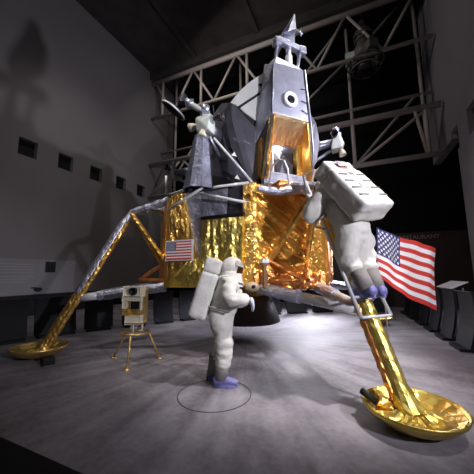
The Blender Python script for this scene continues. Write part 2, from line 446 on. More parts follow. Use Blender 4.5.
for k, (a, b) in enumerate(zip(path3, path3[1:])):
    barrier((*b, 0), (*a, 0), 1.12, 'dark curved barrier panel ' + LB3[k], .10)
rl = thing('reading_rail', 'tilted silver reading rail on top of the right-hand barrier', 'sign', (2.22, 4.42, 0), math.atan2(-.66, .75))
boxo('board', (0, -.05, 1.24), (.95, .36, .02), M_RAIL, rl, Matrix.Rotation(math.radians(24), 3, 'X'))
for x in (-.3, .3): tube('post', [(x, .06, 0), (x, .06, 1.18)], .02, M_STEEL, rl, n=8)

# ------------------------------------------------------------------ the lunar lander
LM = thing('lunar_lander', 'gold-foil and grey lunar lander standing on four legs with a ladder', 'spacecraft')

# --- descent stage
ZB, ZT = 1.33, 3.15
oc = [(2.0, -.76), (2.0, .86), (.78, 2.0), (-.78, 2.0), (-2.0, .8), (-2.0, -.8), (-.78, -2.0), (.72, -2.0)]
bm = bmesh.new()
lo = [bm.verts.new((x, y, ZB)) for x, y in oc]; hi = [bm.verts.new((x, y, ZT)) for x, y in oc]
for k in range(8): bm.faces.new((lo[k], lo[(k+1) % 8], hi[(k+1) % 8], hi[k]))
bm.faces.new(lo[::-1]); bm.faces.new(hi)
from_bm('descent_stage', bm, M_PANELD, LM)
foil('front_foil', [(2.06, -.78, ZB-.03), (2.06, .88, ZB-.03), (2.06, .88, ZT+.03), (2.06, -.78, ZT+.03)], M_AMBER, LM, .026, .052, (.22, 1.5), seed=2, sag=.06, ang=-.65)
# fluted left flank of the front blanket and ruffled lower hem
foil('hem_foil', [(2.14, -.74, 1.27), (2.14, .86, 1.25), (2.12, .86, 1.56), (2.12, -.74, 1.56)], M_COPPER, LM, .04, .05, (2.2, .5), seed=5, edge=.02)
foil('corner_foil', [(1.98, -.90, ZB-.02), (2.10, -.70, ZB-.02), (2.10, -.66, ZT+.06), (2.0, -.88, ZT+.02)], M_GOLD, LM, .035, .03, (.5, 1.6), seed=8, ang=.6)
def dg(x, out, z):   # point on the front-left diagonal flank, out metres proud of it
    y = -.78 - (2.06-x)*(1.28/1.36)
    return V((x, y, z)) + V((.685, -.728, 0))*out
foil('equipment_bay_foil', [dg(1.36, .14, 1.32), dg(1.98, .14, 1.32), dg(1.99, .10, 2.55), dg(1.37, .10, 2.56)], M_YELLOW, LM, .035, .045, (1.3, .45), seed=11, thick=.12)
boxo('bay_lid', dg(1.68, .10, 2.60), (.06, .9, .05), M_BLACK, LM, Matrix.Rotation(math.atan2(-1.28, -1.36)+PI/2, 3, 'Z'))
foil('flank_foil', [dg(.72, .10, ZB-.02), dg(1.37, .10, ZB-.02), dg(1.03, .06, ZT+.02), dg(.80, .06, ZT+.04)], M_GOLD, LM, .035, .035, (1.5, .35), seed=14)
foil('flank_hem_foil', [dg(.74, .15, ZB-.05), dg(1.40, .15, ZB-.04), dg(1.34, .12, 1.85), dg(1.1, .12, 1.75)], M_YELLOW, LM, .05, .04, (1.4, .6), seed=15)
# little flag plate on the flank
dv = V((1.36, 1.28, 0)).normalized(); nv_ = V((.685, -.728, 0))
fp = dg(.79, .19, 1.80)
def plate(u, v): return fp + dv*(u*.60 + .02) + V((0, 0, v*.35+.02)), nv_
pl = boxo('flag_plate', fp + dv*.32 + V((0, 0, .195)) - nv_*.02, (.65, .02, .40), M_WHITEP, LM, Matrix((dv, nv_, V((0, 0, 1)))).transposed(), .002)
flag_mesh('flag_print', plate, FLAGM, pl, nu=20, both=False, stars=True, thick=.006)
foil('left_foil', [(-.75, -2.06, ZB), (.70, -2.06, ZB), (.70, -2.06, ZT), (-.75, -2.06, ZT)], M_GOLD, LM, .08, .03, (1, .5), seed=21)
foil('right_foil', [(.75, 2.06, ZB), (-.75, 2.06, ZB), (-.75, 2.06, ZT), (.75, 2.06, ZT)], M_GOLD, LM, .08, .03, (1, .5), seed=22)
foil('rear_foil', [(-2.06, .78, ZB), (-2.06, -.78, ZB), (-2.06, -.78, ZT), (-2.06, .78, ZT)], M_AMBER, LM, .08, .03, (1, .5), seed=23)
foil('right_flank_foil', [(2.08, .90, ZB), (.80, 2.07, ZB), (.80, 2.07, ZT), (2.08, .90, ZT)], M_COPPER, LM, .06, .04, (1, .5), seed=24)
foil('belly_foil', [(-1.4, -1.3, ZB-.02), (-1.4, 1.3, ZB-.02), (1.6, 1.3, ZB-.02), (1.6, -1.3, ZB-.02)], M_AMBER, LM, .1, .03, seed=25)
# slate-grey exhaust deflector hanging beside the flag panel
def dg2(s, z, out=0.):     # along the diagonal through the thruster cluster
    return V((1.65, -1.65, z)) + V((S2, S2, 0))*s + V((S2, -S2, 0))*out
foil('lower_deflector', [dg(1.20, .02, 1.6), dg(1.66, .02, 1.6), dg(1.74, .04, 3.14), dg(.92, .04, 3.16)], M_SLATE, LM, .05, .02, (1, .6), seed=31, thick=.03)
bm = bmesh.new()
prof = [(-.30, .0), (-.20, .18), (.0, .26), (.18, .16), (.30, 0)]
top = [(-.13, 0), (-.1, .12), (0, .17), (.09, .12), (.13, 0)]
rows = []
for j in range(13):
    t = j/12
    rows.append([bm.verts.new(dg2((a[0]*(1-t)+b[0]*t)*1.0 + .10*t, 3.08+1.02*t, (a[1]*(1-t)+b[1]*t) + random.uniform(-.012, .012))) for a, b in zip(prof, top)])
for a, b in zip(rows, rows[1:]):
    for k in range(4): bm.faces.new((a[k], a[k+1], b[k+1], b[k]))
g = bmesh.ops.solidify(bm, geom=bm.faces[:], thickness=.03)
from_bm('upper_deflector', bm, M_SLATE, LM)
hull('deflector_backing', [dg2(-.33, 3.06, -.06), dg2(.30, 3.06, -.06), dg2(-.03, 4.1, -.02), dg2(.23, 4.1, -.02), dg2(-.33, 3.06, -.01), dg2(.30, 3.06, -.01), dg2(-.03, 4.1, .01), dg2(.23, 4.1, .01)], M_PANELD, LM)
# engine
lathe('engine_bell', [(.42, 1.34), (.52, 1.12), (.66, .80), (.80, .38), (.84, .38), (.84, .41), (.70, .80), (.57, 1.12), (.46, 1.34)], M_BELL, LM, n=40)
lathe('engine_skirt', [(.95, 1.36), (.80, 1.20), (.62, 1.02), (.55, 1.10), (.70, 1.36)], M_GOLD, LM, smooth=False, n=36, jit=.02)
# sensor hardware at the front hem
bm = bmesh.new(); add_box(bm, (2.28, -.62, 1.50), (.06, .06, .40)); add_box(bm, (2.28, -.62, 1.72), (.12, .12, .09))
sp = from_bm('sensor_post', bm, mat('brown_post', (.22, .12, .06), .5, .3), LM)
boxo('sensor_cap', (2.28, -.62, 1.75), (.13, .13, .07), M_WHITEP, sp)
bm = bmesh.new(); add_lathe(bm, [(0, -.13), (.08, -.10), (.12, 0), (.08, .10), (0, .13)], 20, (2.28, -.86, 1.32), (.4, .9, 0), scale=(1, .75))
so = from_bm('radar_cover', bm, mat('tan_cover', (.36, .28, .18), .5), LM, True)
lathe('port', [(0, 0), (.03, 0), (.03, .012), (0, .012)], M_BLACK, so, n=14, org=(2.395, -.88, 1.33), axis=(1, -.2, 0))

# --- landing legs (local +x is outward)
def leg(ang, topr, sleeve, main, probe=False, split=.74):
    R = Matrix.Rotation(ang, 3, 'Z')
    def w(x, y, z): return R @ V((x, y, z))
    e = bpy.data.objects.new('landing_leg', None); COL.objects.link(e); e.parent = LM; e.empty_display_size = .1
    T = V((topr, 0, 2.93)); B = V((4.27, 0, .10))
    def on(t): return T.lerp(B, t)
    P = lambda v: R @ v
    tube('primary_strut', [P(on(0)), P(on(.06)), P(on(.10)), P(on(.62))], [.05, .075, .105, .105], sleeve, e, n=14, jit=.05, seg=.06)
    tube('lower_strut', [P(on(.60)), P(on(.92)), P(on(1.0))], [.088, .092, .14], main, e, n=14, jit=.07, seg=.05)
    if probe: tube('strut_collar', [P(on(.535)), P(on(.62))], .118, M_SILVER, e, n=16, jit=.03)
    off = V((-.05, -.06 if abs(ang) < .1 else .065, -.02))
    tube('foil_wrap', [P(on(.08)+off), P(on(.95)+off)], .055, M_COPPER if ang == 0 else M_GOLD, e, n=10, jit=.16, seg=.05)
    # outrigger truss
    for s in (-1, 1):
        tube('outrigger', [w(topr, .02*s, 2.93), w(2.0, .42*s, 3.16)], [.06, .10], M_SLATE, e, n=10, jit=.15, seg=.06)
        tube('truss_strut', [w(topr, .02*s, 2.90), w(2.02, .40*s, 1.75)], .058, M_GOLD, e, n=10, jit=.12, seg=.06)
        k = on(.66)
        a = V((2.06, .62*s, 1.28))
        c = a.lerp(k, split)
        tube('secondary_strut', [P(a), P(c)], .10, M_SLATE, e, n=12, jit=.07, seg=.08)
        tube('strut_rod', [P(a.lerp(k, split-.02)), P(a.lerp(k, .98))], .078, M_RAIL, e, n=12)
        tube('lower_truss', [w(2.55, .05*s, 1.42), w(2.03, .45*s, 1.80)], .035, M_COPPER, e, n=8, jit=.15, seg=.06)
        tube('lower_truss', [w(2.55, .05*s, 1.42), w(2.03, .60*s, 1.40)], .04, M_COPPER, e, n=8, jit=.15, seg=.06)
    C = w(4.30, 0, 0)
    pad = lathe('footpad', [(0, .012), (.20, .015), (.36, .07), (.455, .155), (.475, .20), (.462, .205), (.44, .165), (.34, .095), (.18, .055), (0, .05)], M_BRASS if ang else M_OLIVE, e, n=48, org=C)
    bm = bmesh.new(); n = 40; rings = []
    rd = random.Random(int(ang*10)+3)
    for q, r in enumerate((.43, .36, .28, .20, .12, .05)):
        base = (.165, .115, .10, .11, .14, .16)[q]
        rings.append([bm.verts.new(C + V((math.cos(2*PI*(k+.5*(q % 2))/n)*r*(1+rd.uniform(-.05, .05)), math.sin(2*PI*(k+.5*(q % 2))/n)*r*(1+rd.uniform(-.05, .05)), base + rd.uniform(-.022, .022)))) for k in range(n)])
    for a, b in zip(rings, rings[1:]):
        for k in range(n):
            bm.faces.new((a[k], a[(k+1) % n], b[(k+1) % n])); bm.faces.new((a[k], b[(k+1) % n], b[k]))
    bm.faces.new(rings[-1])
    low = [bm.verts.new((v.co.x, v.co.y, C.z+.10)) for v in rings[0]]
    from_bm('pad_foil', bm, M_OLIVE, pad)
    if probe:
        tube('probe_stub', [w(4.05, -.22, .16), w(3.98, -.34, .27)], .035, M_BLACK, pad, n=12)
        tube('probe_wrap', [w(4.12, -.10, .13), w(4.06, -.22, .19)], [.07, .06], M_GOLD, pad, n=10, jit=.2, seg=.03)
    return e
leg(0, 2.98, M_YELLOW, M_OLIVE, probe=True, split=.46)
leg(-PI/2, 2.78, M_SILVER, M_GOLD)
leg(PI/2, 2.85, M_GOLD, M_GOLD)
leg(PI, 2.85, M_GOLD, M_GOLD)

# --- ladder on the front leg
LD = bpy.data.objects.new('ladder', None); COL.objects.link(LD); LD.parent = LM; LD.empty_display_size = .1
def lad(z, y, d=0): return V((3.02 + (2.85-z)*.505 + d, y, z))
for s in (-1, 1):
    tube('rail', [lad(2.98, .20*s), lad(1.02, .235*s)], .022, M_RAIL, LD, n=10)
for k in range(9):
    z = 2.80 - k*.222
    tube('rung', [lad(z, -.23), lad(z, .23)], .018, M_RAIL, LD, n=8)
for s in (-1, 1):
    for z in (2.6, 1.6): tube('bracket', [lad(z, .20*s), lad(z, .06*s, -.10)], .014, M_ALU, LD, n=6)

# --- porch
PO = bpy.data.objects.new('porch', None); COL.objects.link(PO); PO.parent = LM; PO.empty_display_size = .1
boxo('platform', (2.28, .03, 3.09), (.62, .98, .04), M_COPPER, PO)
foil('porch_cover', [(2.56, -.48, 2.90), (2.58, .52, 2.92), (2.60, .52, 3.10), (2.58, -.48, 3.08)], M_COPPER, PO, .04, .02, seed=40, thick=.03)
tube('porch_roll', [(2.45, -.80, 2.95), (2.50, -.45, 2.93), (2.58, -.2, 2.95), (2.62, .12, 2.99)], [.05, .075, .075, .05], M_SLATE, PO, n=12, jit=.14, seg=.06)
for s in (-1, 1):
    tube('handrail', [(2.14, .45*s, 3.10), (2.36, .45*s, 3.45), (2.56, .45*s, 3.48), (2.74, .45*s, 3.38), (2.84, .45*s, 3.20), (2.86, .45*s, 2.95), (2.58, .45*s, 3.0)], .017, M_WHITEM, PO, n=8)
tube('grab_rail', [(3.06, -.26, 2.72), (3.03, -.30, 3.05), (3.33, -.30, 3.02)], .012, M_WHITEM, PO, n=6)

# --- ascent stage
sec = [(.12, 5.90), (-.20, 5.86), (-.68, 5.42), (-1.05, 4.92), (-1.12, 4.5), (-1.02, 4.0), (-.7, 3.5), (.7, 3.5), (1.02, 4.0), (1.12, 4.5), (1.05, 4.92), (.68, 5.42), (.24, 5.86)]
hull('ascent_cabin', [(x, y, z) for x in (.28, 1.73) for y, z in sec], M_PANELD, LM)
# equipment bay, aft and mid sections
hull('midsection', [(x, y, z) for x in (.3, -1.0) for y, z in ((-.9, 3.3), (.9, 3.3), (-1.25, 4.0), (1.25, 4.0), (-1.2, 5.1), (1.2, 5.1), (-.6, 5.7), (.6, 5.7))], M_PANEL, LM)
hull('equipment_bay', [(x, y, z) for x in (-1.0, -1.75) for y, z in ((-.95, 3.4), (.95, 3.4), (-.95, 5.2), (.95, 5.2))], M_PANELD, LM, .02)
lathe('docking_tunnel', [(0, 0), (.46, 0), (.46, .35), (.40, .35), (.40, .05), (0, .05)], M_ALU, LM, n=28, org=(-.1, 0, 5.66))
for s in (-1, 1):
    hull('tank_bay', [(1.78, 1.00*s, 4.90), (1.3, 1.06*s, 5.18), (1.2, 1.23*s, 4.80), (1.82, .46*s, 4.40), (1.2, 1.23*s, 4.56), (1.5, 1.02*s, 3.45), (1.80, .53*s, 3.75), (1.78, .48*s, 3.18), (1.6, .86*s, 3.26),
                      (.15, 1.05*s, 5.25), (.10, 1.42*s, 4.80), (.10, 1.48*s, 4.0), (.2, 1.1*s, 3.22), (.2, .4*s, 5.2), (.2, .4*s, 3.2)], M_PANEL, LM, .012)
    hull('tank_shade', [(1.02, 1.40*s, 4.50), (1.10, 1.27*s, 4.50), (1.0, 1.12*s, 3.60), (1.16, 1.04*s, 3.60), (.80, 1.40*s, 4.40), (.9, 1.3*s, 3.64), (1.1, 1.2*s, 4.1)], M_PANEL, LM)
    # front face: white eyebrow panel and window
    def fp2(y, z, x=1.745): return V((x, y*s, z))
    bm = bmesh.new()
    ring = [fp2(-.18, 5.84), fp2(-.42, 5.645), fp2(-.66, 5.41), fp2(-.86, 5.17), fp2(-1.03, 4.91), fp2(-.88, 4.86), fp2(-.17, 5.48)]
    a = [bm.verts.new((p.x, p.y, p.z)) for p in ring]; b = [bm.verts.new((p.x+.025, p.y, p.z)) for p in ring]
    bm.faces.new(a); bm.faces.new(b[::-1])
    for k in range(len(a)): bm.faces.new((a[k], a[(k+1) % len(a)], b[(k+1) % len(a)], b[k]))
    if s > 0:
        from_bm('brow_panel', bm, M_WHITEP, LM)
    else: bm.free()
    ring = [fp2(-.27, 5.33), fp2(-.83, 4.83), fp2(-.74, 4.76), fp2(-.47, 4.62), fp2(-.28, 5.1)]
    def plate3(ring, m, nm, par, d0, d1):
        bm = bmesh.new()
        a = [bm.verts.new((p.x+d0, p.y, p.z)) for p in ring]; b = [bm.verts.new((p.x+d1, p.y, p.z)) for p in ring]
        bm.faces.new(a); bm.faces.new(b[::-1])
        for k in range(len(a)): bm.faces.new((a[k], a[(k+1) % len(a)], b[(k+1) % len(a)], b[k]))
        return from_bm(nm, bm, m, par)
    wn = plate3(ring, M_WHITEP if s > 0 else M_GLASS, 'cabin_window', LM, .0, .03)
    if s > 0:
        lathe('port', [(0, 0), (.045, 0), (.045, .01), (0, .01)], M_BLACK, wn, n=14, org=(1.772, -.36, 5.46), axis=(1, 0, 0), scale=(1, .7))
# centre housing with the tracking light
FX = 2.3
hb = hull('front_housing', [(FX, -.33, 5.58), (FX, .35, 5.60), (FX, -.40, 4.53), (FX, .42, 4.50), (1.72, -.17, 6.02), (1.72, .22, 6.02), (1.72, -.50, 4.06), (1.72, .52, 4.06), (1.72, -.42, 4.6), (1.72, .45, 4.6), (1.9, -.40, 4.10), (1.9, .44, 4.10)], M_ALU, LM, .012)
hull('housing_flank', [(2.27, -.345, 5.56), (2.27, -.415, 4.50), (1.74, -.20, 6.02), (1.70, -.57, 4.02), (1.74, -.24, 6.0), (1.70, -.54, 4.02), (2.25, -.39, 4.5)], M_SLATE, LM)
bm = bmesh.new()
add_lathe(bm, [(.085, 0), (.15, 0), (.155, .02), (.15, .04), (.095, .04), (.085, .03)], 28, (FX+.005, 0, 4.86), (1, 0, 0))
tl = from_bm('tracking_light', bm, M_WHITEP, LM, True)
lathe('lens', [(0, 0), (.09, 0), (.09, .015), (0, .02)], M_GLASS, tl, n=24, org=(FX+.006, 0, 4.86), axis=(1, 0, 0))
for z, dz in ((5.15, .02), (4.9, -.03), (4.7, -.06)):
    tube('antenna_lead', [(FX+.015, .25, z), (FX+.02, .40, z+dz)], .008, M_BLACK, LM, n=6)
foil('hatch_soffit', [(1.93, -.36, 4.10), (1.93, .44, 4.12), (FX+.01, .40, 4.49), (FX+.01, -.39, 4.50)], M_SOFFIT, LM, .05, .012, (1, .5), seed=50, thick=.02)
# hatch recess
HX = 1.95
bm = bmesh.new()
for c, sz in (((HX-.12, -.44, 3.78), (.30, .08, .72)), ((HX-.12, .44, 3.78), (.30, .10, .72)), ((HX-.17, .02, 4.16), (.30, .98, .08)), ((HX-.12, .02, 3.42), (.30, .98, .08))):
    add_box(bm, c, sz, None, .02)
from_bm('hatch_frame', bm, M_GOLD, LM)
boxo('cabin_interior', (HX-.24, .02, 3.80), (.04, .86, .70), M_WHITEP, LM)
hd = boxo('hatch_door', (HX-.06, -.26, 3.72), (.20, .05, .52), M_WHITEP, LM, Matrix.Rotation(.35, 3, 'Z'), .015)
hull('interior_console', [(HX-.20, y, z) for y, z in ((-.12, 3.48), (.30, 3.48), (.36, 3.8), (.1, 4.02), (-.05, 3.9))] + [(HX-.08, y, z) for y, z in ((-.05, 3.48), (.26, 3.48), (.30, 3.75), (.1, 3.92))], M_PANEL, LM, .01)
hull('interior_bag', [(HX-.2, y, z) for y, z in ((.0, 3.80), (.12, 4.03), (-.2, 4.0))] + [(HX-.10, y, z) for y, z in ((.0, 3.85), (.06, 4.0), (-.12, 3.98))], M_WHITEP, LM, .01)
# gold side strips, from the housing corner down to the porch
foil('left_jamb_foil', [(2.12, -.56, 3.28), (2.20, -.48, 3.28), (FX+.02, -.36, 4.50), (2.22, -.43, 4.46)], M_GOLD, LM, .04, .02, (1.5, .5), seed=51, thick=.03)
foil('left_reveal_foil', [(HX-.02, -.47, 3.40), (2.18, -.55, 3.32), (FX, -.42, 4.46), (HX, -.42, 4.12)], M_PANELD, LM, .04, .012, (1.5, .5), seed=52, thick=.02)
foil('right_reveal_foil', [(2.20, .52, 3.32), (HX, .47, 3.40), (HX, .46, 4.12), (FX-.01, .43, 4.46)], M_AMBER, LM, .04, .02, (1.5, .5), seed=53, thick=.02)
foil('right_jamb_foil', [(1.99, .30, 3.40), (1.99, .50, 3.40), (1.98, .50, 4.15), (1.98, .36, 4.15)], M_GOLD, LM, .04, .02, (1.5, .5), seed=54, thick=.02)
tube('edge_rail', [(FX+.01, .37, 5.60), (FX+.01, .45, 4.44), (FX-.02, .50, 3.95), (2.2, .52, 3.28)], .022, M_ALU, LM, n=8)
tube('edge_rail', [(FX+.01, -.34, 5.58), (FX+.01, -.405, 4.52)], .012, M_ALU, LM, n=8)
boxo('sill_panel', (2.04, .0, 3.32), (.14, 1.0, .26), M_SLATE, LM, None, .02)
hull('forward_bulkhead', [(1.6, -.95, 3.2), (1.6, .95, 3.2), (1.75, -.6, 3.2), (1.75, .6, 3.2), (1.75, -.55, 4.2), (1.75, .55, 4.2), (1.5, -.95, 4.2), (1.5, .95, 4.2)], M_PANELD, LM)
# struts tying the two stages, seen white against the dark bays
for a, b in (((1.86, -1.40, 4.04), (2.06, -.66, 3.14)), ((1.50, -1.78, 3.10), (2.08, -.80, 3.18)), ((1.65, -1.60, 3.02), (2.1, -.86, 2.80)),
             ((.90, -2.05, 3.16), (1.66, -1.62, 3.18)), ((1.05, -2.1, 2.80), (1.76, -1.58, 3.10)), ((.62, -2.1, 3.25), (.72, -2.12, 3.62))):
    tube('stage_strut', [a, b], .026, M_WHITEM, LM, n=8)
for p in ((1.90, -1.02, 3.76), (1.95, -.98, 3.30)):
    hull('fairing_tab', [V(p)+V(d) for d in ((0, -.05, -.02), (0, .06, -.03), (.02, 0, .05), (-.05, 0, 0))], M_WHITEP, LM)

# --- thruster clusters
def cluster(sx, sy, z=4.6, fx=1.65, fy=1.65):
    e = bpy.data.objects.new('thruster_cluster', None); COL.objects.link(e); e.parent = LM; e.empty_display_size = .1
    c = V((fx*sx, fy*sy, z)); o = V((sx, sy, 0)).normalized(); t = V((0, 0, 1)).cross(o)
    hull('cover', [c + o*a + t*b + V((0, 0, h)) for a, b, h in ((-.05, -.18, .12), (.12, -.17, .1), (-.05, .18, .12), (.12, .17, .1), (-.1, -.15, -.22), (.14, -.12, -.2), (-.1, .15, -.22), (.14, .12, -.2), (.05, 0, .18), (.2, 0, -.06))], M_CREAM, e, .02)
    tube('boom', [c - o*.05, c - o*.75 + V((0, 0, -.05))], [.09, .13], M_ALU, e, n=10)
    tube('boom', [c - o*.05 - V((0, 0, .15)), c - o*.8 - V((0, 0, .55))], .04, M_ALU, e, n=8)
    def noz(p, d, m):
        lathe('nozzle', [(.035, 0), (.05, .06), (.075, .13), (.085, .20), (.078, .20), (.065, .13), (.03, .04), (0, .03)], m, e, n=18, org=p, axis=d)
    noz(c + V((0, 0, .14)) + o*.02, (0, 0, 1), M_ALU)
    noz(c - V((0, 0, .16)) + o*.10, (o.x*.25, o.y*.25, -1), M_IVORY)
    noz(c + t*.16*(1 if sy < 0 else -1) + V((0, 0, .06)), t*(1 if sy < 0 else -1), M_BELL)
    noz(c - t*.16*(1 if sy < 0 else -1) + V((0, 0, .0)), -t*(1 if sy < 0 else -1), M_IVORY)
    boxo('valve_box', c + o*.03 + V((0, 0, .16)), (.16, .16, .14), M_ALU, e, None, .02)
    return e
cluster(1, -1, 4.38, 1.72, 1.52)
for sx, sy in ((1, 1), (-1, -1), (-1, 1)): cluster(sx, sy)

# --- steerable dish antenna on its boom, left shoulder
e = bpy.data.objects.new('dish_antenna', None); COL.objects.link(e); e.parent = LM; e.empty_display_size = .1
dc = V((.80, -1.98, 5.10)); da = V((.50, -.25, -.62)).normalized()
dc = V((.92, -2.02, 5.04))
prof = [(0, -.09), (.12, -.075), (.19, -.05), (.26, .0), (.275, .012), (.265, .02), (.19, -.02), (.12, -.05), (0, -.06)]
lathe('dish', prof, M_PANELD, e, n=32, org=dc, axis=(-.30, -.50, -.80))
lathe('dish_rim', [(.262, .0), (.285, .0), (.285, .03), (.262, .03)], M_WHITEP, e, n=32, org=dc, axis=(-.30, -.50, -.80))
tube('feed_horn', [dc - V((.30, .50, .80))*.05, dc - V((.30, .50, .80))*-.20], [.05, .02], M_PANELD, e, n=10)
hull('gimbal', [dc + V((.18, .16, .16)) + V(d) for d in ((-.1, -.1, -.1), (.1, -.1, -.1), (-.1, .1, -.08), (.1, .1, -.1), (-.1, -.1, .1), (.1, 0, .12), (0, .1, .12))], M_PANELD, e, .02)
tube('boom', [dc + V((.2, .2, .18)), V((1.20, -1.75, 5.08)), V((1.40, -1.55, 4.85)), V((1.1, -1.0, 4.8))], [.05, .06, .06, .05], M_CREAM, e, n=10)
lathe('boom_joint', [(0, -.09), (.085, -.09), (.09, 0), (.085, .09), (0, .09)], M_ALU, e, n=16, org=(1.22, -1.74, 5.06), axis=(.3, .9, .1))
# --- rendezvous radar on top
e = bpy.data.objects.new('radar_antenna', None); COL.objects.link(e); e.parent = LM; e.empty_display_size = .1
bm = bmesh.new()
rim = [(2.02, .36, 7.16), (2.02, .31, 6.98), (2.06, .09, 6.68), (2.06, .07, 6.52), (2.04, .10, 6.42), (1.98, .33, 6.40), (1.90, .44, 6.6), (1.90, .46, 6.9)]
a = [bm.verts.new(p) for p in rim]; c = bm.verts.new((1.80, .10, 6.70)); c2 = bm.verts.new((1.86, .16, 6.70))
for k in range(len(a)):
    bm.faces.new((a[k], a[(k+1) % len(a)], c)); bm.faces.new((a[(k+1) % len(a)], a[k], c2))
from_bm('reflector', bm, M_ALU, e)
hull('reflector_back', [(1.98, .10, 6.66), (2.10, .34, 7.10), (2.12, .34, 6.72), (2.10, .14, 6.60), (2.02, .36, 7.16), (1.96, .36, 6.7)], M_SILVER, e)
tube('feed_strut', [(2.08, .30, 6.75), (2.1, .52, 6.66)], .015, M_ALU, e, n=6)
tube('feed_strut', [(2.1, .46, 6.74), (2.1, .47, 6.60)], .012, M_ALU, e, n=6)
tube('pedestal', [(2.05, .17, 5.70), (2.05, .17, 6.05)], .075, M_WHITEP, e, n=16)
tube('pedestal_neck', [(2.05, .17, 6.05), (2.03, .19, 6.42)], [.055, .065], M_SILVER, e, n=14)
tube('yoke_arm', [(2.05, -.16, 5.75), (2.05, -.13, 6.05), (2.05, -.08, 6.3)], [.03, .035, .04], M_ALU, e, n=10)
tube('yoke_arm', [(2.05, .36, 5.72), (2.05, .42, 6.05), (2.05, .47, 6.30)], [.03, .035, .04], M_ALU, e, n=10)
boxo('yoke_motor', (2.05, -.10, 6.30), (.16, .15, .17), M_SILVER, e, None, .03)
boxo('yoke_motor', (2.05, .50, 6.28), (.16, .17, .17), M_SILVER, e, None, .03)
boxo('cross_beam', (2.05, .16, 6.33), (.13, .52, .12), M_SLATE, e, Matrix.Rotation(-.12, 3, 'X'), .02)
hull('radar_mount', [(2.28, -.3, 5.60), (2.28, .34, 5.62), (1.8, -.2, 5.95), (1.8, .3, 5.95), (2.2, -.22, 5.82), (2.2, -.10, 5.76), (2.2, .30, 5.74)], M_ALU, e, .01)
tube('whip_antenna', [(-.3, -.7, 5.4), (-.3, -.8, 6.2)], .012, M_ALU, LM, n=6)

# ------------------------------------------------------------------ space-suited figures
def hand(name, wrist, fwd, up, m, parent, curl=.5, left=False):
    """gloved hand: palm and five separate bent fingers in one continuous skin"""
    f = V(fwd).normalized(); u = V(up); u = (u - f*u.dot(f)).normalized(); s = f.cross(u)*(1 if left else -1)
    w = V(wrist); vs = [w - f*.03, w + f*.035]; rs = [.042, .043]; es = [(0, 1)]
    for k, (off, ln) in enumerate(((.036, .078), (.012, .088), (-.013, .082), (-.036, .064))):
        p0 = w + f*.085 + s*off
        i = len(vs); vs.append(p0); rs.append(.021); es.append((1, i))
        d = f.copy(); p = p0
        for j, fr in enumerate((.45, .33, .25)):
            ax = f.cross(u)
            d = Matrix.Rotation(-curl*(.55+.25*j), 3, ax) @ d
            p = p + d*ln*fr*1.1
            vs.append(p); rs.append(.0155 - .001*j); es.append((len(vs)-2, len(vs)-1))
    p0 = w + f*.03 + s*.045; i = len(vs); vs.append(p0); rs.append(.022); es.append((1, i))
    p1 = p0 + (f*.6 + s*.75 - u*.35).normalized()*.04; vs.append(p1); rs.append(.019); es.append((i, i+1))
    p2 = p1 + (f*.95 + s*.15 - u*.3).normalized()*.035; vs.append(p2); rs.append(.016); es.append((i+1, i+2))
    return skin(name, vs, es, rs, m, parent, sub=1, root=1)

def boot(parent, heel, toe, z, ankle, width=.062):
    """grey lunar overboot with a blue sole, pointing from heel to toe"""
    h, t = V((heel[0], heel[1], z)), V((toe[0], toe[1], z)); d = t-h; L = d.length; d.normalize(); s = V((-d.y, d.x, 0))
    secs = [(.0, .75, .10), (.1, .95, .12), (.3, .95, .13), (.5, .95, .115), (.75, 1.05, .085), (.92, .85, .065), (1.0, .5, .05)]
    bm = bmesh.new(); R = []
    n = 12
    for t_, wf, hh in secs:
        c = h + d*L*t_; ring = []
        for k in range(n):
            a = 2*PI*k/n; x = math.cos(a)*width*wf; zz = math.sin(a)
            ring.append(bm.verts.new(c + s*x + V((0, 0, .03 + (zz*.5+.5)*hh if zz > -.3 else .03))))
        R.append(ring)
    for a, b in zip(R, R[1:]):
        for k in range(n): bm.faces.new((a[k], a[(k+1) % n], b[(k+1) % n], b[k]))
    bm.faces.new(R[0][::-1]); bm.faces.new(R[-1])
    ob = from_bm('overshoe', bm, M_BLUEB, parent, True)
    bm = bmesh.new(); ring0, ring1 = [], []
    for k in range(24):
        a = 2*PI*k/24; x = math.cos(a); y = math.sin(a)
        p = h + d*(L*.5 + x*L*.52) + s*(y*width*(1.12 if x > 0 else .98))
        ring0.append(bm.verts.new(p)); ring1.append(bm.verts.new(p + V((0, 0, .045))))
    for k in range(24): bm.faces.new((ring0[k], ring0[(k+1) % 24], ring1[(k+1) % 24], ring1[k]))
    bm.faces.new(ring0[::-1]); bm.faces.new(ring1)
    from_bm('sole', bm, M_BLUEB, ob)
    tube('boot_cuff', [h + d*L*.30 + V((0, 0, .10)), V(ankle)], [.088, .100], M_GREYC, parent, n=14)
    return ob

